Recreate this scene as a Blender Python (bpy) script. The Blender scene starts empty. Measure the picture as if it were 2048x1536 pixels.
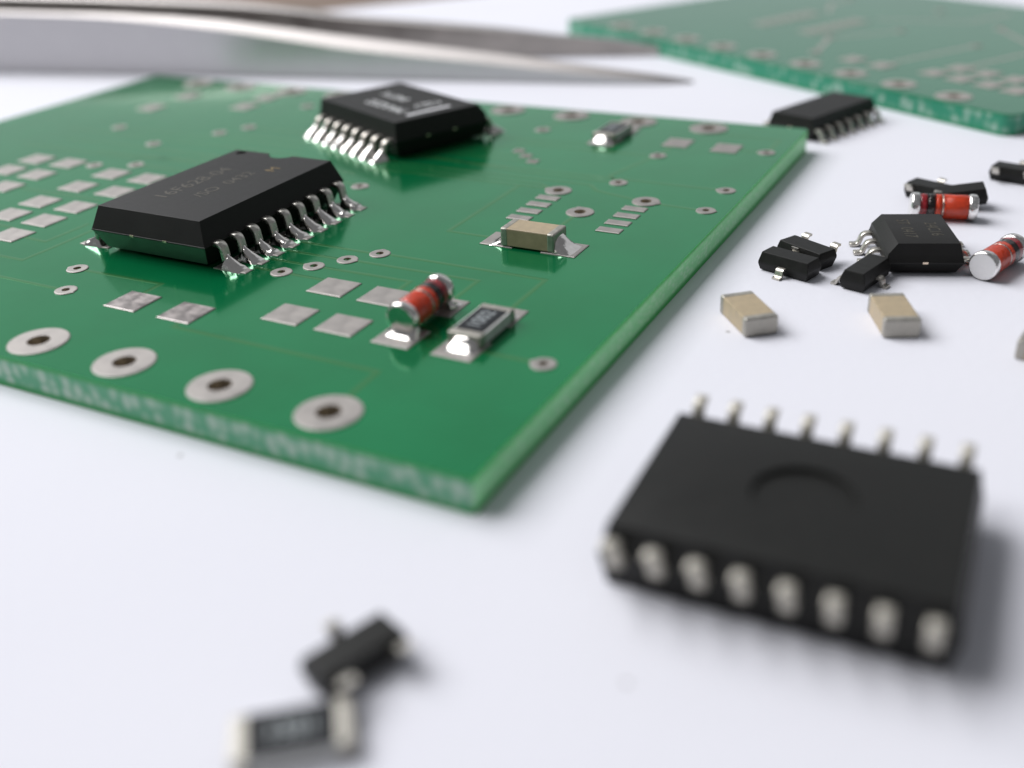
import bpy, bmesh, math, random
from mathutils import Vector, Matrix
from mathutils.geometry import delaunay_2d_cdt

random.seed(7)
R = math.radians
sc = bpy.context.scene
sc.unit_settings.system = 'METRIC'
sc.unit_settings.scale_length = 0.001            # one unit is one millimetre
sc.unit_settings.length_unit = 'MILLIMETERS'
C = sc.collection

# ------------------------------------------------------------------ camera
cam_d = bpy.data.cameras.new('camera')
cam = bpy.data.objects.new('camera', cam_d)
C.objects.link(cam)
PITCH, ROLL = 0.4977, -0.0491
fw = Vector((0, math.cos(PITCH), -math.sin(PITCH)))
r0 = Vector((1, 0, 0)); u0 = r0.cross(fw)
rt = r0 * math.cos(ROLL) + u0 * math.sin(ROLL)
up = u0 * math.cos(ROLL) - r0 * math.sin(ROLL)
cam.matrix_world = Matrix(((rt.x, up.x, -fw.x, 0.0), (rt.y, up.y, -fw.y, 0.0),
                           (rt.z, up.z, -fw.z, 20.8333), (0, 0, 0, 1)))
cam_d.sensor_width = 36.0
cam_d.sensor_fit = 'HORIZONTAL'
cam_d.lens = 36.0 * 2077.9 / 2048.0
cam_d.clip_start = 1.0
cam_d.clip_end = 20000.0
cam_d.dof.use_dof = True
cam_d.dof.focus_distance = 53.2
APERTURE = 1.30                                    # lens opening, mm
cam_d.dof.aperture_fstop = 1e-3 * cam_d.lens / APERTURE
sc.camera = cam

# ------------------------------------------------------------------ light
world = bpy.data.worlds.new('World')
sc.world = world
world.use_nodes = True
bgn = world.node_tree.nodes['Background']
bgn.inputs[0].default_value = (0.93, 0.955, 1.0, 1)
bgn.inputs[1].default_value = 0.17


def area(name, loc, target, sx, sy, radiance, col):
    ld = bpy.data.lights.new(name, 'AREA')
    ld.shape = 'RECTANGLE'; ld.size = sx; ld.size_y = sy
    ld.energy = radiance * math.pi * sx * sy
    ld.color = col
    o = bpy.data.objects.new(name, ld); C.objects.link(o)
    o.location = loc
    o.rotation_euler = (Vector(target) - Vector(loc)).to_track_quat('-Z', 'Y').to_euler()
    return o


# window on the left, a little behind, and the bright far side of the room
area('window_light', (-375, 255, 470), (0, 45, 0), 540, 440, 7.7, (0.985, 0.985, 1.0))
area('room_light', (60, 640, 330), (0, 40, 60), 1300, 620, 0.36, (0.93, 0.96, 1.0))

sc.view_settings.view_transform = 'Standard'
sc.view_settings.look = 'None'
sc.view_settings.exposure = 0.0
sc.view_settings.gamma = 1.0
sc.view_settings.use_curve_mapping = False
sc.cycles.use_denoising = True
sc.cycles.caustics_reflective = False
sc.cycles.max_bounces = 10
sc.cycles.transparent_max_bounces = 12

# ------------------------------------------------------------------ materials
MATS = {}


def nodes(name):
    m = bpy.data.materials.new(name); m.use_nodes = True
    nt = m.node_tree
    b = nt.nodes['Principled BSDF']
    MATS[name] = m
    return m, nt, b


def N(nt, t, **kw):
    n = nt.nodes.new(t)
    for k, v in kw.items():
        setattr(n, k, v)
    return n


def ramp(nt, fac, stops):
    r = N(nt, 'ShaderNodeValToRGB')
    e = r.color_ramp.elements
    while len(e) < len(stops):
        e.new(0.5)
    for el, (p, c) in zip(e, stops):
        el.position = p
        el.color = (c[0], c[1], c[2], 1) if not isinstance(c, (int, float)) else (c, c, c, 1)
    nt.links.new(fac, r.inputs[0])
    return r


def noise(nt, scale, detail=3.0, rough=0.55, coord='Object', stretch=None):
    tc = N(nt, 'ShaderNodeTexCoord')
    out = tc.outputs[coord]
    if stretch:
        mp = N(nt, 'ShaderNodeMapping')
        mp.inputs['Scale'].default_value = stretch
        nt.links.new(out, mp.inputs[0]); out = mp.outputs[0]
    n = N(nt, 'ShaderNodeTexNoise')
    n.inputs['Scale'].default_value = scale
    n.inputs['Detail'].default_value = detail
    n.inputs['Roughness'].default_value = rough
    nt.links.new(out, n.inputs['Vector'])
    return n


def bump(nt, b, h, strength, dist):
    bp = N(nt, 'ShaderNodeBump')
    bp.inputs['Strength'].default_value = strength
    bp.inputs['Distance'].default_value = dist
    nt.links.new(h, bp.inputs['Height'])
    nt.links.new(bp.outputs[0], b.inputs['Normal'])
    return bp


def simple(name, col, rough, metal=0.0, nscale=4.0, cvar=0.12, rvar=0.1, bscale=None, bstr=0.2, bdist=0.02, spec=0.5):
    m, nt, b = nodes(name)
    n = noise(nt, nscale)
    lo = [max(0, c * (1 - cvar)) for c in col]; hi = [min(1, c * (1 + cvar)) for c in col]
    r = ramp(nt, n.outputs[0], [(0.3, lo), (0.7, hi)])
    nt.links.new(r.outputs[0], b.inputs['Base Color'])
    rr = ramp(nt, n.outputs[0], [(0.3, max(0.02, rough - rvar)), (0.7, min(1, rough + rvar))])
    nt.links.new(rr.outputs[0], b.inputs['Roughness'])
    b.inputs['Metallic'].default_value = metal
    b.inputs['Specular IOR Level'].default_value = spec
    if bscale:
        n2 = noise(nt, bscale, 4.0)
        bump(nt, b, n2.outputs[0], bstr, bdist)
    return m


# paper: soft white with a faint grain and a few dust flecks
m, nt, b = nodes('paper')
n = noise(nt, 0.06, 2.0)
r = ramp(nt, n.outputs[0], [(0.35, (0.785, 0.785, 0.845)), (0.65, (0.80, 0.80, 0.857))])
tc = N(nt, 'ShaderNodeTexCoord')
vo = N(nt, 'ShaderNodeTexVoronoi', voronoi_dimensions='2D'); vo.inputs['Scale'].default_value = 0.055
nt.links.new(tc.outputs['Object'], vo.inputs['Vector'])
fl = ramp(nt, vo.outputs['Distance'], [(0.0025, 0.0), (0.0075, 1.0)])
mx = N(nt, 'ShaderNodeMix', data_type='RGBA')
mx.inputs['A'].default_value = (0.30, 0.29, 0.28, 1)
nt.links.new(fl.outputs[0], mx.inputs['Factor']); nt.links.new(r.outputs[0], mx.inputs['B'])
nt.links.new(mx.outputs['Result'], b.inputs['Base Color'])
b.inputs['Roughness'].default_value = 0.9
b.inputs['Specular IOR Level'].default_value = 0.15
n2 = noise(nt, 2.2, 6.0, 0.65)
bump(nt, b, n2.outputs[0], 0.3, 0.06)

simple('desk_wood', (0.20, 0.135, 0.095), 0.5, nscale=0.05, cvar=0.25)

# solder mask, glossy green lacquer over the board


def mask(name, col, dcol):
    m, nt, b = nodes(name)
    n = noise(nt, 0.18, 3.0)
    r = ramp(nt, n.outputs[0], [(0.3, dcol), (0.7, col)])
    nt.links.new(r.outputs[0], b.inputs['Base Color'])
    b.inputs['IOR'].default_value = 1.5
    b.inputs['Metallic'].default_value = 0.52          # light comes back green from the sheet under the lacquer
    b.inputs['Coat Weight'].default_value = 0.30
    b.inputs['Specular Tint'].default_value = (0.74, 1.0, 0.85, 1)
    b.inputs['Coat Roughness'].default_value = 0.07
    n2 = noise(nt, 1.1, 3.0)
    n3 = noise(nt, 0.22, 2.0)
    ad = N(nt, 'ShaderNodeMath', operation='MULTIPLY_ADD'); ad.inputs[1].default_value = 4.0
    nt.links.new(n3.outputs[0], ad.inputs[0]); nt.links.new(n2.outputs[0], ad.inputs[2])
    bump(nt, b, ad.outputs[0], 0.10, 0.02)
    sp = noise(nt, 26.0, 1.0)
    rr = ramp(nt, sp.outputs[0], [(0.62, 0.15), (0.75, 0.26)])
    nt.links.new(rr.outputs[0], b.inputs['Roughness'])
    return m


mask('solder_mask', (0.003, 0.255, 0.084), (0.002, 0.215, 0.068))
mask('solder_mask_over_copper', (0.045, 0.245, 0.072), (0.038, 0.215, 0.060))
mask('solder_mask_veiled', (0.025, 0.210, 0.110), (0.020, 0.190, 0.098))  # second board: pale haze of grazing reflection mixed into the green

# cut edge of the laminate: glass bundles in pale green resin, lacquer lips above and below


def laminate(name, base, white, scale, stretch, lo=0.25, hi=0.55, sss=0.0, lipc=(0.02, 0.30, 0.075)):
    m, nt, b = nodes(name)
    tc = N(nt, 'ShaderNodeTexCoord')
    mp = N(nt, 'ShaderNodeMapping'); mp.inputs['Scale'].default_value = stretch
    nt.links.new(tc.outputs['Object'], mp.inputs[0])
    v = N(nt, 'ShaderNodeTexVoronoi'); v.inputs['Scale'].default_value = scale
    v.inputs['Randomness'].default_value = 0.7
    nt.links.new(mp.outputs[0], v.inputs['Vector'])
    n = noise(nt, scale * 0.9, 3.0, 0.6)
    ad = N(nt, 'ShaderNodeMath', operation='MULTIPLY_ADD'); ad.inputs[1].default_value = 0.45
    nt.links.new(n.outputs[0], ad.inputs[0]); nt.links.new(v.outputs['Distance'], ad.inputs[2])
    r = ramp(nt, ad.outputs[0], [(lo + 0.22, white), (hi + 0.22, base)])
    sx = N(nt, 'ShaderNodeSeparateXYZ'); nt.links.new(tc.outputs['Object'], sx.inputs[0])
    mr = N(nt, 'ShaderNodeMapRange'); mr.inputs['From Max'].default_value = 1.55
    nt.links.new(sx.outputs['Z'], mr.inputs[0])
    lip = ramp(nt, mr.outputs[0], [(0.10, 1.0), (0.26, 0.0), (0.82, 0.0), (0.92, 1.0)])
    mx = N(nt, 'ShaderNodeMix', data_type='RGBA')
    mx.inputs['B'].default_value = (*lipc, 1)
    nt.links.new(lip.outputs[0], mx.inputs['Factor']); nt.links.new(r.outputs[0], mx.inputs['A'])
    nt.links.new(mx.outputs['Result'], b.inputs['Base Color'])
    b.inputs['Roughness'].default_value = 0.5
    if sss:
        b.inputs['Subsurface Weight'].default_value = sss
        b.inputs['Subsurface Radius'].default_value = (0.6, 1.0, 0.6)
        b.inputs['Subsurface Scale'].default_value = 1.0
    bump(nt, b, ad.outputs[0], 0.35, 0.05)
    return m


laminate('laminate_right_glow', (0.30, 0.80, 0.38), (0.50, 0.86, 0.55), 2.6, (1.0, 1.0, 2.2), 0.20, 0.60, 0.25, (0.04, 0.46, 0.09))  # colour raised to stand in for light glowing through the cut edge
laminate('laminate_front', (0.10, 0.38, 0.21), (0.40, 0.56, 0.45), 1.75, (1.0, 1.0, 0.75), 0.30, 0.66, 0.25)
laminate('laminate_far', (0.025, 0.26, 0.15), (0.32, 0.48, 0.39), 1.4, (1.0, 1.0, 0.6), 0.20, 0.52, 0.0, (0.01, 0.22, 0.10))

simple('tin_pad', (0.36, 0.335, 0.315), 0.48, 0.50, nscale=1.2, cvar=0.10, rvar=0.10, bscale=7.0, bstr=0.12, bdist=0.02)
simple('tin_pad_dull', (0.33, 0.30, 0.29), 0.40, 0.9, nscale=1.6, cvar=0.25, rvar=0.12, bscale=5.0, bstr=0.15, bdist=0.02)
simple('tin_pad_matte', (0.37, 0.345, 0.32), 0.55, 0.15, nscale=1.2, cvar=0.10)
simple('barrel_dark', (0.50, 0.43, 0.33), 0.30, 0.5)
simple('barrel_tin', (0.50, 0.46, 0.41), 0.25, 0.95)
simple('lead_tin', (0.60, 0.58, 0.53), 0.33, 0.95, nscale=5.0, cvar=0.15, bscale=14.0, bstr=0.15, bdist=0.015)
simple('lead_bright', (0.60, 0.57, 0.51), 0.34, 0.95, nscale=5.0, cvar=0.12, bscale=12.0, bstr=0.15, bdist=0.015)
simple('lead_matte', (0.56, 0.53, 0.46), 0.42, 0.35, nscale=4.0, cvar=0.12)
simple('solder', (0.80, 0.77, 0.74), 0.12, 1.0, nscale=3.0, cvar=0.08, rvar=0.06, bscale=4.5, bstr=0.25, bdist=0.05)
simple('black_epoxy', (0.0090, 0.0084, 0.0074), 0.48, nscale=1.0, cvar=0.15, rvar=0.03, bscale=22.0, bstr=0.35, bdist=0.014, spec=0.30)
simple('black_epoxy_smooth', (0.0085, 0.0085, 0.0074), 0.46, nscale=2.0, cvar=0.2, rvar=0.05, bscale=18.0, bstr=0.25, bdist=0.014, spec=0.28)
simple('tie_bar_copper', (0.75, 0.62, 0.48), 0.3, 0.9)
simple('print_white', (0.60, 0.61, 0.61), 0.6, nscale=6.0, cvar=0.15)
simple('print_bar', (0.80, 0.80, 0.82), 0.55)
simple('print_laser', (0.055, 0.048, 0.034), 0.55, nscale=12.0, cvar=0.6)
simple('print_amber', (0.20, 0.135, 0.045), 0.55, nscale=14.0, cvar=0.6)
simple('ceramic_tan', (0.42, 0.335, 0.215), 0.42, nscale=2.2, cvar=0.10, bscale=9.0, bstr=0.2, bdist=0.02)
simple('terminal_silver', (0.42, 0.40, 0.355), 0.42, 0.65, nscale=3.0, cvar=0.12, bscale=6.0, bstr=0.25, bdist=0.04)
simple('alumina', (0.62, 0.62, 0.60), 0.5)
simple('resistor_glaze', (0.018, 0.020, 0.023), 0.42, nscale=3.0, spec=0.15)
simple('resistor_print', (0.30, 0.33, 0.34), 0.45)
simple('cap_silver', (0.86, 0.84, 0.82), 0.20, 1.0, nscale=4.0, cvar=0.12, bscale=3.4, bstr=0.55, bdist=0.08)
simple('cap_face', (0.80, 0.79, 0.78), 0.42, 0.75, nscale=2.0, cvar=0.05)
simple('red_slug', (0.92, 0.072, 0.018), 0.35, nscale=2.0, cvar=0.15)
simple('dark_red_slug', (0.42, 0.018, 0.03), 0.30, nscale=2.0)
simple('black_band', (0.010, 0.008, 0.008), 0.25)
simple('die_silver', (0.70, 0.62, 0.56), 0.25, 1.0, bscale=5.0, bstr=0.5, bdist=0.08)
simple('steel', (0.50, 0.49, 0.50), 0.36, 1.0, nscale=0.25, cvar=0.06, rvar=0.04)
simple('steel_bevel', (0.52, 0.49, 0.475), 0.50, 1.0, nscale=0.1, cvar=0.04, rvar=0.02)
simple('steel_inner', (0.45, 0.42, 0.395), 0.46, 1.0, nscale=0.22, cvar=0.22)

m, nt, b = nodes('diode_glass')
b.inputs['Base Color'].default_value = (1.0, 0.93, 0.90, 1)
b.inputs['Transmission Weight'].default_value = 1.0
b.inputs['Roughness'].default_value = 0.02
b.inputs['IOR'].default_value = 1.36
n = noise(nt, 2.0); bump(nt, b, n.outputs[0], 0.08, 0.05)

# steel grain runs along the blade
for nm in ('steel', 'steel_inner'):
    mt = MATS[nm]; nt = mt.node_tree; b = nt.nodes['Principled BSDF']
    g = noise(nt, 1.0, 4.0, 0.6, stretch=(0.05, 6.0, 6.0))
    bump(nt, b, g.outputs[0], 0.05, 0.03)

# ------------------------------------------------------------------ mesh helpers


class MB:
    def __init__(s):
        s.v = []; s.f = []; s.m = []

    def face(s, idx, mat=0):
        s.f.append(tuple(idx)); s.m.append(mat)

    def loft(s, rings, mat=0, cap0=True, cap1=True, closed=True):
        base = len(s.v); n = len(rings[0])
        for r_ in rings:
            s.v += [tuple(p) for p in r_]
        for i in range(len(rings) - 1):
            a = base + i * n; c = a + n
            for j in range(n if closed else n - 1):
                k = (j + 1) % n
                s.face((a + j, a + k, c + k, c + j), mat)
        if cap0:
            s.face([base + j for j in range(n)][::-1], mat)
        if cap1:
            e = base + (len(rings) - 1) * n
            s.face([e + j for j in range(n)], mat)
        return s

    def box(s, x0, x1, y0, y1, z0, z1, mat=0):
        rect = lambda z: [(x0, y0, z), (x1, y0, z), (x1, y1, z), (x0, y1, z)]
        return s.loft([rect(z0), rect(z1)], mat)

    def lathe_x(s, prof, seg=32, mat=0, cap=True):
        rings = []
        for x, rad in prof:
            rings.append([(x, rad * math.cos(2 * math.pi * k / seg), rad * math.sin(2 * math.pi * k / seg)) for k in range(seg)])
        return s.loft(rings, mat, cap, cap)

    def mesh(s, name, mats, bevel=0.0, seg=2, smooth=True, angle=35, bang=25):
        bm = bmesh.new()
        vs = [bm.verts.new(p) for p in s.v]
        for f, mi in zip(s.f, s.m):
            try:
                fc = bm.faces.new([vs[i] for i in f]); fc.material_index = mi
            except ValueError:
                pass
        return finish(bm, name, mats, bevel, seg, smooth, angle, bang)

    def obj(s, name, mats, parent=None, loc=(0, 0, 0), rot=(0, 0, 0), **kw):
        return link(name, s.mesh(name, mats, **kw), parent, loc, rot)


def finish(bm, name, mats, bevel=0.0, seg=2, smooth=True, angle=35, bang=25):
    bmesh.ops.remove_doubles(bm, verts=bm.verts, dist=1e-5)
    bmesh.ops.recalc_face_normals(bm, faces=bm.faces)
    if bevel > 0:
        ed = [e for e in bm.edges if len(e.link_faces) == 2 and e.calc_face_angle(0) > R(bang)]
        bmesh.ops.bevel(bm, geom=ed, offset=bevel, segments=seg, profile=0.5, affect='EDGES', clamp_overlap=True)
    me = bpy.data.meshes.new(name)
    bm.to_mesh(me); bm.free()
    for mm in ([mats] if isinstance(mats, str) else mats):
        me.materials.append(MATS[mm])
    if smooth:
        for p in me.polygons:
            p.use_smooth = True
        me.set_sharp_from_angle(angle=R(angle))
    return me


def link(name, data, parent=None, loc=(0, 0, 0), rot=(0, 0, 0)):
    o = bpy.data.objects.new(name, data); C.objects.link(o)
    o.location = loc; o.rotation_euler = rot
    if parent is not None:
        o.parent = parent
    return o


def tag(o, label, cat=None, group=None, kind=None):
    o['label'] = label
    if cat: o['category'] = cat
    if group: o['group'] = group
    if kind: o['kind'] = kind
    return o


def empty(name, loc, rz, label, cat, group=None, rot=None):
    o = bpy.data.objects.new(name, None); C.objects.link(o)
    o.empty_display_size = 1.0
    o.location = loc; o.rotation_euler = rot if rot else (0, 0, rz)
    return tag(o, label, cat, group)


def subtract(me, cutters):
    """Boolean difference of closed meshes, returned as a bmesh."""
    a = bpy.data.objects.new('tmp', me); C.objects.link(a)
    tmp = [a]
    for c in cutters:
        o = bpy.data.objects.new('tmp', c); C.objects.link(o); tmp.append(o)
        md = a.modifiers.new('b', 'BOOLEAN'); md.operation = 'DIFFERENCE'; md.object = o; md.solver = 'EXACT'
    bpy.context.view_layer.update()
    dg = bpy.context.evaluated_depsgraph_get()
    ev = a.evaluated_get(dg)
    bm = bmesh.new(); bm.from_mesh(ev.to_mesh()); ev.to_mesh_clear()
    for o in tmp:
        bpy.data.objects.remove(o)
    return bm


def cyl_z(x, y, z0, z1, rad, seg=28):
    mb = MB()
    ring = lambda z: [(x + rad * math.cos(2 * math.pi * k / seg), y + rad * math.sin(2 * math.pi * k / seg), z) for k in range(seg)]
    mb.loft([ring(z0), ring(z1)])
    return mb.mesh('cut', ['black_epoxy'], smooth=False)


def text_mesh(body, size, mat, align='CENTER', bold=0.0, squeeze=1.0):
    cu = bpy.data.curves.new('txt', 'FONT'); cu.body = body; cu.size = size
    cu.align_x = align; cu.align_y = 'CENTER'; cu.extrude = 0.004; cu.offset = bold
    o = bpy.data.objects.new('txt', cu); C.objects.link(o)
    bpy.context.view_layer.update()
    dg = bpy.context.evaluated_depsgraph_get()
    me = bpy.data.meshes.new_from_object(o.evaluated_get(dg))
    bpy.data.objects.remove(o)
    for v in me.vertices:
        v.co.x *= squeeze
    me.materials.clear(); me.materials.append(MATS[mat])
    return me


def round_path(pts, rads, n=6):
    """Polyline in the (y, z) plane with its inner corners rounded."""
    out = [Vector(pts[0])]
    for i in range(1, len(pts) - 1):
        p = Vector(pts[i]); a = Vector(pts[i - 1]) - p; c = Vector(pts[i + 1]) - p
        d = min(rads[i - 1], a.length * 0.49, c.length * 0.49)
        s, e = p + a.normalized() * d, p + c.normalized() * d
        for k in range(n + 1):
            t = k / n
            out.append(s * (1 - t) ** 2 + p * 2 * t * (1 - t) + e * t * t)
    out.append(Vector(pts[-1]))
    return out


def strip(path, w, t, taper=None):
    """Flat ribbon of width w along x, thickness t, swept along a (y, z) path."""
    mb = MB(); rings = []
    for i, p in enumerate(path):
        a = path[max(0, i - 1)]; c = path[min(len(path) - 1, i + 1)]
        d = (c - a).normalized(); nrm = Vector((-d.y, d.x)) * (t / 2)
        ww = w if taper is None else w * taper(i / (len(path) - 1))
        q, s_ = p + nrm, p - nrm
        rings.append([(-ww / 2, q.x, q.y), (ww / 2, q.x, q.y), (ww / 2, s_.x, s_.y), (-ww / 2, s_.x, s_.y)])
    return mb.loft(rings)


# ------------------------------------------------------------------ surface
pap = MB()
# the sheet ends behind the tweezers; its far left edge runs at a slant
PE = [(-900, -400), (700, -400), (700, 900), (190, 900), (-0.5, 150.0), (-30, 139.0), (-900, -20)]
pap.loft([[(x, y, -0.12) for x, y in PE], [(x, y, 0.0) for x, y in PE]])
po = pap.obj('paper_sheet', ['paper'], smooth=False)
tag(po, 'white sheet of paper that everything lies on', kind='structure')
dk = MB().box(-2500, 2500, -2500, 2500, -6, -0.14).obj('desk', ['desk_wood'], smooth=False)
tag(dk, 'brown desk top showing beyond the far edge of the paper', kind='structure')

# ------------------------------------------------------------------ circuit board
T = 1.539


def board_mesh(name, w, l, holes, mats, corner=0.25, grid=0):
    """Slab w x l x T with through holes; mats: top, side x=0, side y=0, other sides."""
    pts = []; edges = []

    def loop(ps):
        b0 = len(pts)
        pts.extend(Vector(p) for p in ps)
        k = len(ps)
        edges.extend((b0 + i, b0 + (i + 1) % k) for i in range(k))
        return b0, k
    ol = []
    for cx, cy, a0 in ((corner, corner, 180), (w - corner, corner, 270), (w - corner, l - corner, 0), (corner, l - corner, 90)):
        for k in range(5):
            a = R(a0 + k * 22.5)
            ol.append((cx + corner * math.cos(a), cy + corner * math.sin(a)))
    loops = [loop(ol)]
    for hx, hy, hr in holes:
        loops.append(loop([(hx + hr * math.cos(-2 * math.pi * k / 20), hy + hr * math.sin(-2 * math.pi * k / 20)) for k in range(20)]))
    vs, es, fs, *_ = delaunay_2d_cdt(pts, edges, [], 2, 1e-6)

    def solid(f):
        c = sum((vs[i] for i in f), Vector((0, 0))) / len(f)
        return all((c.x - hx) ** 2 + (c.y - hy) ** 2 > (hr * 0.97) ** 2 for hx, hy, hr in holes)
    fs = [f for f in fs if solid(f)]
    mb = MB(); n = len(vs)
    mb.v = [(v.x, v.y, T) for v in vs] + [(v.x, v.y, 0.0) for v in vs]
    cnt = {}
    for f in fs:
        mb.face(f, 0); mb.face([i + n for i in f][::-1], 0)
        for i in range(len(f)):
            e = (f[i], f[(i + 1) % len(f)])
            cnt[e] = 1
    for (a, c) in list(cnt):
        if (c, a) in cnt:
            continue
        pa, pc = vs[a], vs[c]
        mid = (pa + pc) / 2
        if mid.x < corner * 0.4: mi = 1
        elif mid.y < corner * 0.4: mi = 2
        elif mid.x > w - corner * 1.2 or mid.y > l - corner * 1.2 or (mid.x < corner or mid.y < corner): mi = 2
        else: mi = 3
        mb.face((c, a, a + n, c + n), mi)
    return mb.mesh(name, mats, smooth=True, angle=30)


def disc_ring(rin, rout, h=0.05, seg=28, nub=None):
    """Annular pad with a rounded outer lip, sitting on z = 0."""
    mb = MB()
    prof = [(rin, -T - 0.01), (rin, h), (rout - 0.06, h), (rout - 0.015, h * 0.7), (rout, 0.0)]
    rings = []
    for rr, z in prof:
        ring = []
        for k in range(seg):
            a = 2 * math.pi * k / seg
            q = rr
            if nub and rr > rin + 0.02 and abs((a - nub + math.pi) % (2 * math.pi) - math.pi) < 0.20:
                q = rr * 1.14
            ring.append((q * math.cos(a), q * math.sin(a), z))
        rings.append(ring)
    mb.loft(rings, cap0=False, cap1=False)
    for k in range(seg):
        mb.m[k] = 1
    return mb


def pad_box(w, l, h=0.055, notch=None):
    mb = MB(); c = 0.05
    def ring(ins, z):
        a, d = w / 2 - ins, l / 2 - ins
        return [(-a, -d, z), (a, -d, z), (a, d, z), (-a, d, z)]
    mb.loft([ring(0, 0.0), ring(0.005, h * 0.6), ring(0.05, h)])
    return mb


def trace_mesh(pts, w=0.26, h=0.006):
    mb = MB(); P = [Vector(p) for p in pts]
    L_, R_ = [], []
    for i, p in enumerate(P):
        d1 = (p - P[i - 1]).normalized() if i > 0 else None
        d2 = (P[i + 1] - p).normalized() if i < len(P) - 1 else None
        d1 = d1 or d2; d2 = d2 or d1
        n1 = Vector((-d1.y, d1.x)); n2 = Vector((-d2.y, d2.x))
        m_ = (n1 + n2); m_ = m_ / max(0.5, m_.length ** 2 / 2)
        L_.append(p + m_ * w / 2); R_.append(p - m_ * w / 2)
    rings = []
    for a, c in zip(L_, R_):
        i1 = a.lerp(c, 0.2); i2 = a.lerp(c, 0.8)
        rings.append([(a.x, a.y, 0), (i1.x, i1.y, h), (i2.x, i2.y, h), (c.x, c.y, 0)])
    return mb.loft(rings)


VIAS = [(8.59, 28.13), (6.32, 26.41), (12.18, 17.79), (13.44, 16.74), (14.80, 15.65), (16.11, 14.55), (8.35, 1.43),
        (25.12, 22.08), (30.85, 48.27), (28.17, 42.13), (32.13, 39.48), (34.10, 38.37), (22.68, 42.11), (23.76, 39.38),
        (31.08, 7.56), (31.81, 1.20), (28.14, 1.20), (37.07, 7.32), (39.94, 1.10), (40.38, 17.15), (40.82, 38.08), (41.5, 32.5)]
SQV = [(35.17, 16.33), (34.29, 15.36), (33.33, 14.38)]
BIGF = [(1.68, 22.89), (1.68, 17.70), (1.68, 12.49), (1.68, 7.15), (1.68, 28.1), (1.68, 33.3), (1.68, 38.5), (1.68, 43.7)]
BIGB = [(44.30, 6.33), (44.45, 11.55), (44.60, 16.85), (44.65, 22.1), (44.65, 27.3), (44.65, 32.5), (44.65, 37.7), (44.65, 42.7), (44.65, 48.2), (44.65, 53.0)]
MID = [(28.5, 10.29), (25.5, 7.55), (28.42, 4.80)]
LU, LV = 46.30, 59.6
holes = [(x, y, 0.24) for x, y in VIAS + SQV] + [(x, y, 0.55) for x, y in BIGF + BIGB] + [(x, y, 0.38) for x, y in MID]

brd = empty('circuit_board', (-1.481, 29.0233, 0), 1.0665,
            'large green circuit board with soldered chips in the foreground', 'circuit board', 'green circuit boards')
slab = link('board_slab', board_mesh('board_slab', LU, LV, holes, ['solder_mask', 'laminate_front', 'laminate_right_glow', 'barrel_tin']), brd)


def on(me, name, x, y, z=T, rz=0.0):
    return link(name, me, brd, (x, y, z), (0, 0, rz))


via_m = [disc_ring(0.20, 0.56, 0.05, nub=a).mesh('via', ['tin_pad', 'barrel_dark'], angle=18) for a in (1.6, 4.7, 0.3)]
for i, (x, y) in enumerate(VIAS):
    on(via_m[i % 3], 'via', x, y, rz=random.uniform(-.2, .2))
sq_m = disc_ring(0.20, 0.52, 0.05, seg=4).mesh('via', ['tin_pad', 'barrel_dark'], smooth=False)
for x, y in SQV:
    on(sq_m, 'via', x, y, rz=R(45))
big_m = disc_ring(0.50, 1.33, 0.06, seg=40).mesh('hole_ring', ['tin_pad', 'barrel_dark'], angle=18)
for x, y in BIGF + BIGB:
    on(big_m, 'hole_ring', x, y)
mid_m = [disc_ring(0.33, 0.80, 0.055, seg=32, nub=a).mesh('hole_ring', ['tin_pad', 'barrel_dark'], angle=18) for a in (1.5, 0.4, 4.7)]
for i, (x, y) in enumerate(MID):
    on(mid_m[i], 'hole_ring', x, y)

sq = pad_box(1.80, 2.00).mesh('pad', ['tin_pad'], smooth=False)
sqd = pad_box(1.86, 1.95).mesh('pad', ['tin_pad_dull'], smooth=False)
for x, y in ((11.6, 14.15), (11.6, 11.25), (8.27, 14.15), (8.27, 11.20)):
    on(sq, 'pad', x, y)
for x, y in ((6.58, 22.2), (6.56, 18.83)):
    on(sqd, 'pad', x, y)
lp = pad_box(1.72, 1.98).mesh('pad', ['tin_pad'], smooth=False)
for x, y in ((22.35, 47.3), (22.40, 44.25), (19.78, 47.1), (19.72, 44.2), (21.6, 39.35), (21.62, 36.2), (18.79, 39.35), (18.84, 36.15),
             (15.71, 39.2), (15.77, 36.2), (13.33, 39.0), (13.32, 36.07), (10.87, 38.9), (10.87, 35.85),
             (17.1, 47.1), (17.1, 44.1), (19.8, 50.1), (14.4, 44.0)):
    on(lp, 'pad', x, y)
sp = pad_box(0.70, 1.38).mesh('pad', ['tin_pad'], smooth=False)
for i in range(4):
    on(sp, 'pad', 27.12 - 1.2 * i, 10.30)
    on(sp, 'pad', 27.05 - 1.2 * i, 4.93)
bpad = pad_box(1.90, 1.72).mesh('pad', ['tin_pad'], smooth=False)
for x, y in ((40.25, 7.1), (40.05, 3.75), (39.2, 43.1), (42.2, 43.3), (36.5, 50.5), (40.6, 50.4)):
    on(bpad, 'pad', x, y)
cp = pad_box(1.85, 1.90).mesh('pad', ['tin_pad'], smooth=False)
for x, y in ((20.15, 9.5), (20.12, 5.97)):          # under the capacitor
    on(cp, 'pad', x, y)
for x, y in ((8.25, 8.2), (11.65, 8.15), (8.25, 5.2), (11.75, 5.2)):   # diode and resistor
    on(cp, 'pad', x, y)
for x, y in ((39.1, 11.85), (42.1, 11.7)):
    on(cp, 'pad', x, y)
leadpad = pad_box(2.1, 0.62).mesh('pad', ['tin_pad'], smooth=False)

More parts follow.
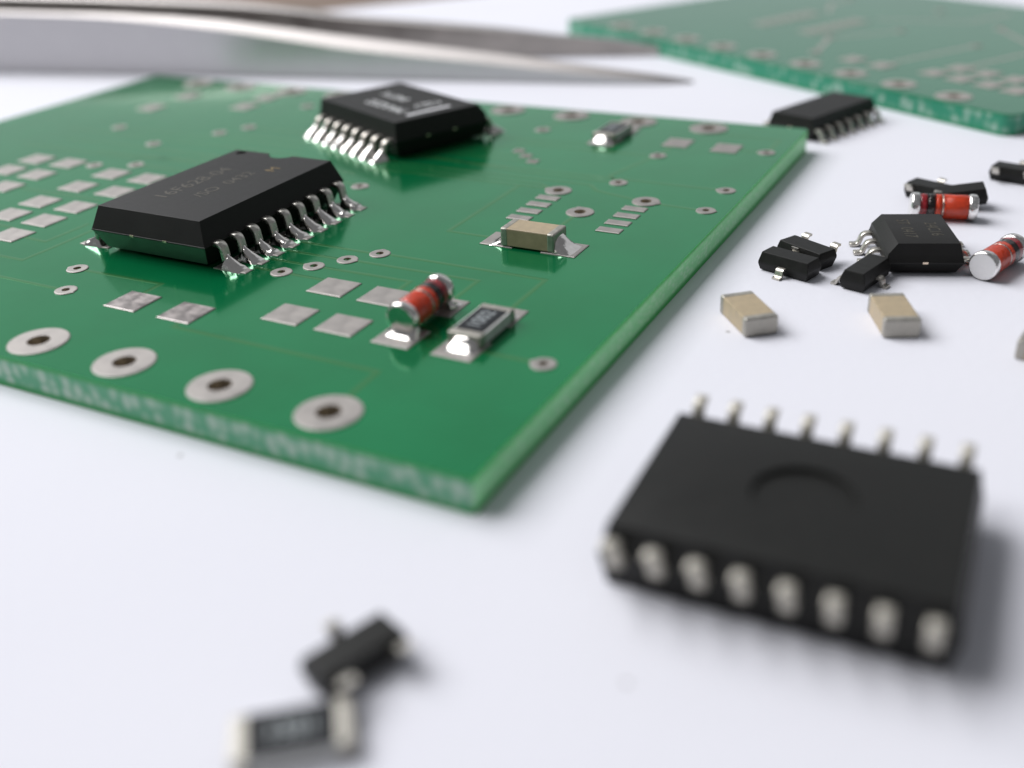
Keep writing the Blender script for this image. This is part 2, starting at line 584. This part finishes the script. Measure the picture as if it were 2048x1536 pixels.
TR = [[(8.59, 28.1), (8.75, 22.5), (7.4, 22.5)], [(6.32, 44.0), (6.32, 26.6)], [(8.3, 44.0), (8.39, 32.0), (10.3, 31.95), (13.4, 32.0)],
      [(10.9, 34.95), (10.85, 33.1), (13.9, 33.1)], [(5.7, 18.4), (5.2, 18.3), (5.2, 7.3), (2.5, 7.2)],
      [(16.05, 19.5), (16.05, 14.6)], [(14.75, 19.5), (14.75, 15.7)], [(13.48, 19.5), (13.48, 16.8)], [(12.2, 19.5), (12.2, 17.9)],
      [(16.2, 14.4), (16.2, 5.15), (12.4, 5.15)], [(14.85, 15.6), (14.9, 8.1), (12.5, 8.1)], [(13.5, 16.6), (13.6, 11.1), (12.4, 11.1)],
      [(12.2, 17.6), (12.2, 15.0)], [(8.38, 4.3), (8.38, 1.7)],
      [(28.55, 24.0), (28.75, 11.0)], [(31.75, 24.0), (31.85, 1.6)], [(32.6, 24.0), (31.1, 14.0), (31.15, 8.0)], [(33.2, 24), (33.2, 14.9)],
      [(34.1, 24), (34.2, 15.9)], [(28.6, 12.95), (20.3, 12.95), (20.3, 10.3)], [(24.9, 7.6), (21.6, 7.7), (20.6, 6.5)],
      [(28.14, 1.5), (28.3, 4.0)], [(39.95, 3.1), (39.95, 1.4)], [(40.1, 1.1), (43.0, 1.05), (43.2, 5.3)], [(39.4, 7.2), (37.3, 7.3)], [(30.2, 24.0), (30.2, 9.0), (29.3, 8.2), (28.6, 5.6)], [(29.4, 24.0), (29.4, 12.0), (28.8, 10.9)], [(35.2, 24), (35.2, 18.2), (36.9, 16.5), (36.9, 8.0)],
      [(37.0, 7.4), (32.3, 8.6), (31.4, 7.9)], [(43.6, 17.0), (40.6, 17.1)], [(38.3, 12.0), (37.7, 16.5), (37.7, 22)],
      [(25.4, 21.9), (25.6, 30), (25.6, 45)], [(27.2, 24), (27.2, 50)], [(29.4, 30), (29.4, 52)], [(30.9, 48.0), (30.9, 31)],
      [(23.8, 39.1), (23.8, 30.5)], [(22.7, 42.4), (22.7, 43.6)], [(32.1, 39.2), (32.2, 31.0)], [(34.1, 38.1), (34.2, 31.5)],
      [(11.8, 41.5), (11.8, 37.0)], [(17.3, 43), (17.3, 33)], [(26.3, 24), (26.3, 36), (25.0, 41), (25.0, 52)]]
for i, pts in enumerate(TR):
    on(trace_mesh(pts).mesh('trace', ['solder_mask_over_copper'], smooth=False), 'trace', 0, 0, T + 0.001)

# ------------------------------------------------------------------ small outline chips


def solder_mesh(seed, hw=0.335, y0=0.55, y1=1.70, hpk=0.74):
    """Solder that climbs the back of a foot and runs out flat past its toe; local y is outward."""
    rnd = random.Random(seed)
    mb = MB(); rings = []
    k = rnd.uniform(-0.05, 0.05)
    st = [(y0 - 0.22, 0.02, 0.16), (y0 - 0.10, 0.22, 0.26), (y0 + 0.06, 0.62 + k, 0.27), (y0 + 0.20, hpk + k, 0.245), (y0 + 0.38, hpk - 0.17 + k, 0.25),
          (y0 + 0.60, 0.43 + k, 0.275), (y0 + 0.80, 0.30 + rnd.uniform(-.06, .05), 0.29), (y0 + 0.98, 0.25 + rnd.uniform(-.05, .04), 0.30),
          (y1 - 0.16, 0.20 + rnd.uniform(-.03, .04), 0.30), (y1 - 0.04, 0.11, 0.28), (y1 + 0.04, 0.01, 0.22)]
    for y, h, w in st:
        s_ = w / 0.30 * hw
        j = rnd.uniform(-0.012, 0.012)
        rings.append([(-s_ * 1.30, y, 0.0), (-s_ * 1.10, y, h * 0.42), (-s_ * 0.82 + j, y, h * 0.76), (-s_ * 0.45, y, h * 0.95),
                      (0, y, h), (s_ * 0.45, y, h * 0.95), (s_ * 0.82 + j, y, h * 0.76), (s_ * 1.10, y, h * 0.42), (s_ * 1.30, y, 0.0)])
    mb.loft(rings, closed=True)
    me = mb.mesh('solder_joint', ['solder'], angle=60)
    return me


def soic(host, n, Lb, W, zb, zm, zt, pitch, lw, lt, reach, mat='black_epoxy', lead_mat='lead_tin', ins=0.24, far_ins=None, end_ins=None,
         notch=False, pin1=None, belly=None, solder=False, bev=0.05, bseg=2, foot_z=None, body_name='body', heel=0.55, rim=0.02,
         skip=(), tie=True, corner=0.0, soff=0.0):
    """Gull-wing package. host: parent for every piece (or None: body becomes a part of the board and hosts the leads)."""
    far_ins = ins if far_ins is None else far_ins
    end_ins = ins if end_ins is None else end_ins
    a, d = Lb / 2, W / 2
    mb = MB()

    def ring(dx, dy0, dy1, z):
        return [(-a + dx, -d + dy0, z), (a - dx, -d + dy0, z), (a - dx, d - dy1, z), (-a + dx, d - dy1, z)]
    bi = ins * 1.05
    rings = [ring(bi, bi, bi, zb), ring(rim + 0.01, rim + 0.01, rim + 0.01, zm - 0.05), ring(0, 0, 0, zm - 0.045), ring(0, 0, 0, zm + 0.02),
             ring(rim, rim, rim, zm + 0.025)]
    if far_ins > ins:
        rings.append(ring(end_ins * 0.55, ins * 0.55, rim + 0.06, zm + (zt - zm) * 0.45))
    rings.append(ring(end_ins, ins, far_ins, zt))
    mb.loft(rings)
    cut = []
    if notch:
        cut.append(cyl_z(a - 0.12, 0.12, zm + 0.15, zt + 0.5, notch))
    if pin1:
        cut.append(cyl_z(pin1[0], pin1[1], zt - 0.10, zt + 0.5, pin1[2]))
    if belly:
        cut.append(cyl_z(belly[0], belly[1], zb - 0.5, zb + belly[3], belly[2], 40))
    me = mb.mesh('b', [mat], smooth=False)
    if cut:
        bm = subtract(me, cut)
        body_me = finish(bm, body_name, [mat], bev * 0.8, bseg, True, 14, 32)
    else:
        body_me = mb.mesh(body_name, [mat], bevel=bev, seg=bseg, angle=14, bang=18)
    if isinstance(host, tuple):                     # soldered: the body is the board's part
        parent, loc, rz, pname = host
        body = link(pname, body_me, parent, loc, (0, 0, rz))
        lp_ = body
    else:
        body = link(body_name, body_me, host); lp_ = host
    zl = zm
    fz = 0.0 if foot_z is None else foot_z
    pth = round_path([(d - 0.15, zl), (d + 0.78 * heel + 0.06, zl), (d + heel + 0.14, fz + lt / 2), (d + reach, fz + lt / 2)], [0.42, 0.34], 6)
    lm = strip(pth, lw, lt).mesh('lead', [lead_mat], bevel=lt * 0.14, seg=1, angle=50, bang=40)
    sms = [solder_mesh(s_) for s_ in range(5)] if solder else None
    for side in (1, -1):
        for i in range(n):
            if (side, i) in skip:
                continue
            x = (i - (n - 1) / 2) * pitch
            o = link('lead', lm, lp_, (x, 0, 0), (0, 0, 0 if side > 0 else math.pi))
            if solder:
                sm = sms[(i * 2 + (side > 0)) % 5]
                if side > 0:
                    link('solder_joint', sm, lp_, (x, d + soff, 0.0), (0, 0, 0))
                else:
                    link('solder_joint', sm, lp_, (x, -d - soff, 0.0), (0, 0, math.pi))
    if tie:
        tb = MB().box(-0.02, 0.03, -0.13, 0.13, -0.05, 0.05).mesh('tie_bar', ['tie_bar_copper'], smooth=False)
        for sgn in (-1, 1):
            for yy in ((-W * 0.16, W * 0.13) if W > 5 else (0.0,)):
                link('tie_bar', tb, lp_, (sgn * a, yy, zm - 0.005))
    return body


# large wide chip in focus, eighteen leads
chipA = soic((brd, (16.65, 25.16, T), 0.0, 'soldered_chip'), 9, 11.75, 7.85, 0.20, 1.28, 2.50, 1.255, 0.50, 0.26, 1.14,
             notch=0.95, pin1=(5.0, 2.75, 0.30), solder=True, heel=0.42, bev=0.045, ins=0.44, soff=-0.14)
tag(chipA, 'long black chip with eighteen soldered leads, in sharp focus on the near board')
for i in range(9):
    for s_ in (1, -1):
        on(leadpad, 'pad', 16.65 + (i - 4) * 1.255, 25.16 + s_ * 4.75, rz=R(90))
for body, sz, x, y, mt in (('16F628-04', 1.25, -0.6, 1.30, 'print_laser'), ('/SO  0432', 1.05, -0.2, -0.55, 'print_laser'), ('M', 0.95, 2.9, -1.35, 'print_amber')):
    link('marking', text_mesh(body, sz, mt, squeeze=1.05), chipA, (x, y, 2.501))

# white printed chip at an angle behind it
chipB = soic((brd, (36.2279, 26.1085, T), -0.932 - 1.0665, 'soldered_chip'), 8, 10.3, 7.5, 0.20, 1.15, 2.36, 1.27, 0.48, 0.26, 1.30,
             solder=True, far_ins=0.62, ins=0.22, lead_mat='lead_bright')
tag(chipB, 'black chip with white printing and a white end bar, set askew at the back')
link('marking', MB().box(-0.17, 0.17, -1.75, 1.75, 0, 0.006).mesh('marking', ['print_bar'], smooth=False), chipB, (3.85, -0.2, 2.361))
link('marking', text_mesh('MAX232', 1.25, 'print_white', bold=0.02), chipB, (0.6, -1.50, 2.361), (0, 0, math.pi))
link('marking', text_mesh('0427 K', 1.05, 'print_white', bold=0.02), chipB, (-1.3, 0.45, 2.361), (0, 0, math.pi))
ov = MB(); seg = 32
for k in range(seg):
    a0 = 2 * math.pi * k / seg
    for rr in (1.0, 0.86):
        ov.v.append((0.55 * rr * math.cos(a0) * 1.0, 1.05 * rr * math.sin(a0), 0.004))
for k in range(seg):
    q = (k + 1) % seg
    ov.face((2 * k, 2 * q, 2 * q + 1, 2 * k + 1))
link('marking', ov.mesh('marking', ['print_white'], smooth=False), chipB, (2.35, 0.75, 2.361))
link('marking', text_mesh('TI', 0.9, 'print_white', bold=0.02), chipB, (2.35, 0.75, 2.361), (0, 0, R(90)))

# ------------------------------------------------------------------ chip parts


def capacitor_parts(L_, W_, H_, parent, body_name='body', z=0.0, as_part=None, tw=0.42):
    a, d = L_ / 2, W_ / 2
    bm_ = MB().box(-a + 0.15, a - 0.15, -d + 0.02, d - 0.02, 0.02, H_ - 0.02).mesh('body', ['ceramic_tan'], bevel=0.05, seg=2, angle=14)
    tm = MB().box(-a, -a + tw, -d, d, 0.0, H_).mesh('terminal', ['terminal_silver'], bevel=0.10, seg=3, angle=14)
    if as_part:
        body = link(as_part[0], bm_, parent, as_part[1], (0, 0, as_part[2])); host = body; zz = 0.0
    else:
        body = link('body', bm_, parent); host = parent
    link('terminal', tm, host, (0, 0, 0))
    link('terminal', tm, host, (0, 0, 0), (0, 0, math.pi))
    return body


def fillet(w, run, h, seed, base=0.35):
    """Concave solder fillet: rises to h at x = 0 (the part's end) and runs out to x = run over a pad of width w."""
    rnd = random.Random(seed)
    mb = MB(); rings = []
    n_ = 9
    for i in range(n_):
        t = i / (n_ - 1)
        x = -0.25 + (run + 0.25) * t
        hh = h if x < 0 else 0.04 + (h - 0.04) * (1 - x / run) ** 2.1
        ww = w / 2 * (0.80 + 0.20 * t) * (1 + rnd.uniform(-0.03, 0.03))
        if i == n_ - 1:
            hh = 0.02; ww *= 0.95
        rings.append([(x, -ww, 0), (x, -ww * 0.96, hh * 0.30), (x, -ww * 0.80, hh * 0.74), (x, -ww * 0.45, hh * 0.95), (x, 0, hh),
                      (x, ww * 0.45, hh * 0.97), (x, ww * 0.80, hh * 0.78), (x, ww * 0.96, hh * 0.32), (x, ww, 0)])
    return mb.loft(rings).mesh('solder_joint', ['solder'], angle=60)


# ceramic capacitor soldered on the board
capo = capacitor_parts(3.05, 1.55, 0.98, brd, as_part=('soldered_capacitor', (20.02, 7.68, T + 0.07), R(90)))
tag(capo, 'tan ceramic capacitor soldered at both silver ends, on the near board')
link('solder_joint', fillet(1.65, 0.78, 0.55, 1), capo, (1.48, 0, -0.05))
link('solder_joint', fillet(1.70, 1.02, 0.86, 2), capo, (-1.48, 0, -0.05), (0, 0, math.pi))


def resistor_parts(L_, W_, H_, host_new, txt, edge=0.12, tsize=0.92):
    a, d = L_ / 2, W_ / 2
    bm_ = MB().box(-a + 0.06, a - 0.06, -d, d, 0.0, H_ - 0.03).mesh('body', ['alumina'], bevel=0.03, seg=1, angle=14)
    body = host_new(bm_)
    host = body if body.get('part_host') else body.parent
    tm = MB().box(-a, -a + 0.46, -d - 0.01, d + 0.01, -0.02, H_).mesh('terminal', ['terminal_silver'], bevel=0.07, seg=3, angle=14)
    link('terminal', tm, host); link('terminal', tm, host, (0, 0, 0), (0, 0, math.pi))
    gl = MB().box(-a + 0.42, a - 0.42, -d + edge, d - edge, H_ - 0.05, H_ + 0.012).mesh('resistor_coat', ['resistor_glaze'], bevel=0.04, seg=2, angle=14)
    link('resistor_coat', gl, host)
    if txt:
        link('marking', text_mesh(txt, tsize, 'resistor_print', bold=0.012, squeeze=0.92), host, (0, 0, H_ + 0.014))
    return body


def board_resistor(loc, rz, txt, label, seeds, H_=0.58):
    def mk(me):
        o = link('soldered_resistor', me, brd, loc, (0, 0, rz)); o['part_host'] = 1
        return o
    o = resistor_parts(3.1, 1.58, H_, mk, txt)
    del o['part_host']
    tag(o, label)
    link('solder_joint', fillet(1.62, 0.70, 0.50, seeds), o, (1.50, 0, -0.06))
    link('solder_joint', fillet(1.68, 0.72, 0.56, seeds + 1), o, (-1.50, 0, -0.06), (0, 0, math.pi))
    return o


board_resistor((9.95, 5.12, T + 0.08), R(0.0), '1002', 'black topped chip resistor marked 1002, soldered beside the red diode', 11)
board_resistor((40.2, 11.75, T + 0.08), R(-1.5), '1002', 'small chip resistor soldered near the back edge of the near board', 21)


def diode_parts(Ld, rad, mk_host, caps=('cap_silver', 'cap_face')):
    """Glass diode along x, axis at z = 0. The black band sits towards -x."""
    a = Ld / 2
    prof = [(-a + 0.42, rad * 0.80), (-a + 0.50, rad * 0.93), (-a + 0.62, rad * 0.95), (a - 0.62, rad * 0.95), (a - 0.50, rad * 0.93), (a - 0.42, rad * 0.80)]
    glass = MB().lathe_x(prof, 40).mesh('glass_tube', ['diode_glass'], angle=50)
    host = mk_host(glass)
    cap = MB()
    cap.lathe_x([(-a, rad * 0.86), (-a, rad * 0.90), (-a + 0.05, rad * 0.99), (-a + 0.14, rad * 1.03), (-a + 0.36, rad * 1.03), (-a + 0.46, rad * 0.97), (-a + 0.50, rad * 0.80)], 40)
    cm = cap.mesh('end_cap', list(caps), angle=50)
    for p in cm.polygons:
        if p.normal.x < -0.95:
            p.material_index = 1
    link('end_cap', cm, host); link('end_cap', cm, host, (0, 0, 0), (0, 0, math.pi))
    ri = rad * 0.84
    ins_ = [('slug', -a + 0.46, -a + 0.86, 'dark_red_slug', ri), ('colour_band', -a + 0.86, -a + 1.30, 'black_band', ri * 1.03),
            ('slug', -a + 1.30, -a + 1.62, 'red_slug', ri), ('die', -a + 1.62, -a + 1.78, 'die_silver', ri * 0.93), ('slug', -a + 1.78, a - 0.46, 'red_slug', ri)]
    for nm, x0, x1, mt, rr in ins_:
        ml = MB().lathe_x([(x0, rr * 0.90), (x0 + 0.05, rr), (x1 - 0.05, rr), (x1, rr * 0.90)], 32).mesh(nm, [mt], angle=60)
        link(nm, ml, host)
    return host


RD = 0.72


def mkd(me):
    o = link('soldered_diode', me, brd, (10.0, 8.15, T + 0.14 + RD), (0, R(1.5), math.pi))
    return o


dio = diode_parts(3.5, RD, mkd, ('solder', 'solder'))
tag(dio, 'red glass diode with black band soldered on the near board')
link('solder_joint', fillet(1.75, 0.62, 0.78, 31), dio, (1.55, 0, -RD - 0.12))
link('solder_joint', fillet(1.70, 0.60, 0.62, 32), dio, (-1.55, 0, -RD - 0.12), (0, 0, math.pi))

# ------------------------------------------------------------------ loose parts on the paper
# big chip lying on its back in the right foreground
d_ = empty('wide_chip', (8.624, 26.15, 2.40), 0, 'large blurred black chip lying on its back, leads up, at front right', 'chip', 'loose chips',
           rot=(math.pi, 0, -0.4729))
soic(d_, 8, 10.3, 7.5, 0.16, 1.22, 2.40, 1.27, 0.43, 0.25, 1.05, mat='black_epoxy_smooth', lead_mat='lead_matte', ins=0.22,
     belly=(0.15, -0.05, 1.62, 0.16), bev=0.10, bseg=3, heel=0.42, tie=False)

e8 = empty('small_chip', (21.0, 49.75, 0.0), R(82), 'small eight lead black chip between the red diodes', 'chip', 'loose chips')
soic(e8, 4, 4.75, 3.75, 0.12, 0.72, 1.66, 1.22, 0.42, 0.19, 1.02, ins=0.28, end_ins=0.22, bev=0.16, bseg=3, lead_mat='lead_bright', heel=0.45, far_ins=0.50)
for body, x, y in (('ST  0417', 0.0, 0.55), ('24C16', -0.1, -0.75)):
    link('marking', text_mesh(body, 0.85, 'print_laser', squeeze=0.85), e8, (x, y, 1.662), (0, 0, math.pi))

e14 = empty('narrow_chip', (23.65, 75.6, 0.0), R(40.5), 'narrow fourteen lead chip behind the far right corner of the near board', 'chip', 'loose chips')
soic(e14, 7, 8.1, 3.75, 0.12, 0.78, 1.62, 1.20, 0.42, 0.2, 1.0, ins=0.20, bev=0.05, lead_mat='lead_bright', heel=0.45)


def sot23(loc, rot, label, single=-1, flip=False, short=(), group='small three lead transistors'):
    t = empty('transistor', loc, 0, label, 'transistor', group, rot=rot)
    a, d, zb, zm, zt = 1.42, 0.66, 0.06, 0.50, 1.0
    mb = MB()
    rg = lambda ix, iy, z: [(-a + ix, -d + iy, z), (a - ix, -d + iy, z), (a - ix, d - iy, z), (-a + ix, d - iy, z)]
    mb.loft([rg(0.08, 0.10, zb), rg(0, 0, zm - 0.10), rg(0, 0, zm + 0.02), rg(0.10, 0.16, zt)])
    mb.obj('body', ['black_epoxy_smooth'], t, bevel=0.03, seg=2, angle=14, bang=10)
    for side, xs in ((single, (0.0,)), (-single, (-0.95, 0.95))):
        rch = 0.30 if side in short else 0.56
        p = round_path([(d - 0.10, zm - 0.06), (d + 0.20 * rch / .56, zm - 0.06), (d + 0.30 * rch / .56, 0.06), (d + rch, 0.06)], [0.12, 0.12], 4)
        lm = strip(p, 0.42, 0.12).mesh('lead', ['lead_bright'], angle=50)
        for x in xs:
            link('lead', lm, t, (x, 0, 0), (0, 0, 0 if side > 0 else math.pi))
    return t


sot23((14.30, 48.70, 0), (0, 0, R(-46.5)), 'black transistor with its single lead towards the camera, front one of the touching pair', -1, short=(1,))
sot23((15.55, 50.12, 1.0), (math.pi, 0, R(-57)), 'upturned black transistor wedged behind another one near the right board edge', 1, short=(1,))
sot23((17.62, 47.05, 0), (0, 0, R(46)), 'black transistor leaning against the front corner of the eight lead chip', -1)
sot23((25.28, 58.65, 1.0), (math.pi, 0, R(-49.5)), 'upturned black transistor furthest left behind the lying red diode', -1)
sot23((31.40, 61.15, 1.0), (math.pi, 0, R(-43.5)), 'upturned black transistor cut by the right picture edge', -1)
sot23((26.35, 57.15, 0.20), (R(8), R(-9), R(-14)), 'tilted black transistor half hidden behind the lying red diode', -1)
sot23((-4.75, 22.0, 1.0), (math.pi, 0, R(41)), 'very blurred upturned black transistor in the left foreground', -1)

# diodes
for nm, p0, p1, lab in (('glass_diode', (23.0, 55.75), (26.2, 54.85), 'red glass diode lying behind the eight lead chip'),
                        ('glass_diode', (25.75, 48.9), (23.1, 46.55), 'red glass diode with its silver end cap towards the camera at the right edge')):
    dv = Vector(p1) - Vector(p0); cx = (Vector(p0) + Vector(p1)) / 2
    e = empty(nm, (cx.x, cx.y, RD * 1.03), math.atan2(dv.y, dv.x), lab, 'diode', 'loose red diodes')
    diode_parts(3.5, RD, lambda me, e=e: link('glass_tube', me, e).parent)

# ceramic capacitors
for (x, y, rz, lab) in ((10.98, 43.15, -79, 'tan ceramic capacitor nearer to the board, left one of the loose pair'),
                        (17.33, 42.25, -94.5, 'tan ceramic capacitor in front of the eight lead chip, right one of the loose pair'),
                        (22.75, 38.1, -38, 'tan ceramic capacitor mostly cut off by the right picture edge')):
    e = empty('ceramic_capacitor', (x, y, 0), R(rz), lab, 'capacitor', 'loose ceramic capacitors')
    capacitor_parts(2.95, 1.58, 0.92, e)

# loose resistor, bottom left
e = empty('chip_resistor', (-6.08, 19.35, 0.02), R(10), 'very blurred chip resistor with pale ends at the bottom edge', 'resistor')
resistor_parts(3.15, 1.6, 0.56, lambda me: link('body', me, e), '1501', 0.03, 0.75)

# ------------------------------------------------------------------ second board
b2 = empty('circuit_board', (35.1, 70.4, 0), math.atan2(0.864, -0.503) - math.pi, 'plain green circuit board without chips, at the back right', 'circuit board', 'green circuit boards')
# local x runs along -e1, so the slab is laid out with negative x
W2, L2 = 54.5, 37.5
E1 = lambda s_: -s_
RG2 = [(5.98, 1.55), (11.13, 1.75), (16.16, 1.95), (21.2, 2.0), (26.4, 2.0), (31.6, 2.0), (36.7, 2.0), (41.8, 2.0), (46.9, 2.0)]
PD2 = [(19.7, 6.1), (16.5, 6.0), (11.9, 6.75), (11.6, 9.5), (9.2, 6.5), (9.0, 9.35), (6.55, 6.4), (6.3, 9.15), (4.1, 6.2), (3.8, 9.0)]
slab2 = board_mesh('board_slab', W2, L2, [(x, y, 0.55) for x, y in RG2], ['solder_mask_veiled', 'laminate_far', 'laminate_far', 'barrel_tin'], corner=0.9)
for v in slab2.vertices:
    v.co.x = -v.co.x
slab2.flip_normals()
link('board_slab', slab2, b2)
big2 = big_m.copy(); big2.materials[0] = MATS['tin_pad_matte']
lp2 = lp.copy(); lp2.materials[0] = MATS['tin_pad_matte']
for x, y in RG2:
    link('hole_ring', big2, b2, (-x, y, T))
for x, y in PD2:
    link('pad', lp2, b2, (-x, y, T))
sp2 = pad_box(2.0, 0.75).mesh('pad', ['tin_pad_matte'], smooth=False)
for i in range(7):
    link('pad', sp2, b2, (-31.2 - 0.1 * i, 12.4 + 1.3 * i, T))
    link('pad', sp2, b2, (-37.6 - 0.1 * i, 12.4 + 1.3 * i, T))
for x, y in ((24.0, 6.0), (28.0, 12.0), (16.4, 17.8), (25.5, 18.8), (20.0, 26.0), (30.0, 30.0), (42.0, 30.0)):
    link('via', via_m[0], b2, (-x, y, T))
for pts in ([(16.7, 7.5), (16.5, 17.7)], [(24.0, 6.1), (27.8, 11.9), (25.6, 18.7)], [(31.2, 22), (24, 27), (24, 33)], [(11.6, 10.5), (11.6, 20), (20, 25.8)],
            [(6.3, 10.2), (6.3, 24), (12, 30)], [(37.6, 22), (41, 26), (42, 29.8)]):
    link('trace', trace_mesh([(-x, y) for x, y in pts], 0.4).mesh('trace', ['tin_pad_matte'], smooth=False), b2, (0, 0, T + 0.001))

# ------------------------------------------------------------------ tweezers
tw = empty('tweezers', (-150.0, 140.0, 0), 0, 'steel tweezers with two pointed arms lying behind the near board', 'tweezers')


def arm(st, mats, thick, name, inward):
    """st: (x, y, face height, total height). Cross section: outer face, sloped top bevel, inner face."""
    mb = MB(); rings = []
    fine = []
    for i in range(len(st) - 1):                   # smooth curve through the stations
        p0, p1, p2, p3 = st[max(0, i - 1)], st[i], st[i + 1], st[min(len(st) - 1, i + 2)]
        for k in range(6):
            t = k / 6
            lin = [a + (c - a) * t for a, c in zip(p1, p2)]
            cr = [0.5 * (2 * b_ + (c - a) * t + (2 * a - 5 * b_ + 4 * c - d) * t * t + (3 * b_ - a - 3 * c + d) * t ** 3) for a, b_, c, d in zip(p0, p1, p2, p3)]
            fine.append(lin if i == 0 else cr)
    fine.append(list(st[-1])); st = fine
    for i, (x, y, hf, ht) in enumerate(st):
        a = st[max(0, i - 1)]; c = st[min(len(st) - 1, i + 1)]
        d = Vector((c[0] - a[0], c[1] - a[1])).normalized()
        nrm = Vector((-d.y, d.x))                  # points to the back
        if nrm.y < 0: nrm = -nrm
        tk = thick * (0.25 + 0.75 * min(1.0, ht / 3.0))
        bv = min(tk * 0.7, (ht - hf) * 1.0)
        q = lambda off, z: (x + nrm.x * off + 150.0, y + nrm.y * off - 140.0, z)
        rings.append([q(0, 0.0), q(0, hf), q(bv, ht), q(tk, ht * 0.985), q(tk, 0.0)])
    n_ = 5; base = 0
    for r_ in rings:
        mb.v += r_
    for i in range(len(rings) - 1):
        a = i * n_; c = a + n_
        for j in range(n_):
            k = (j + 1) % n_
            mb.face((a + j, a + k, c + k, c + j), (0, 1, 2, 2, 2)[j])
    mb.face(list(range(n_))[::-1], 2)
    mb.face([(len(rings) - 1) * n_ + j for j in range(n_)], 2)
    return mb.obj(name, mats, tw, angle=16)


arm([(-150, 139.5, 8.0, 8.6), (-100, 125.3, 7.2, 7.5), (-51.4, 111.3, 5.90, 6.08), (-37.8, 107.4, 5.42, 5.72), (-27.55, 104.4, 4.50, 5.16), (-20.5, 102.2, 3.60, 4.40),
     (-13.8, 100.0, 2.72, 3.66), (-6.8, 97.8, 2.08, 2.96), (0.12, 95.6, 1.50, 2.30), (6.65, 93.4, 0.92, 1.60), (13.0, 91.6, 0.38, 0.88), (15.6, 91.3, 0.18, 0.48), (17.0, 91.3, 0.05, 0.2)],
    ['steel', 'steel_bevel', 'steel_inner'], 1.5, 'arm', 1)
arm([(-150, 142.0, 8.0, 8.3), (-100, 128.5, 7.6, 7.9), (-60, 118.5, 6.9, 7.2), (-29.3, 112.2, 5.5, 5.8), (-14.9, 109.4, 3.95, 4.2), (-7.3, 108.0, 3.25, 3.48), (0.25, 106.5, 2.55, 2.75),
     (5.7, 105.5, 1.9, 2.08), (11.1, 104.5, 1.42, 1.58), (16.4, 103.4, 0.66, 0.78), (19.9, 102.8, 0.15, 0.24)],
    ['steel_inner', 'steel_bevel', 'steel'], 1.4, 'arm', -1)
joint = MB().box(-40, 4, -1.0, 4.0, 0.0, 8.8).obj('joint', ['steel'], tw, (-8 + 0, 2.0, 0), (0, 0, R(-16)), bevel=0.4)
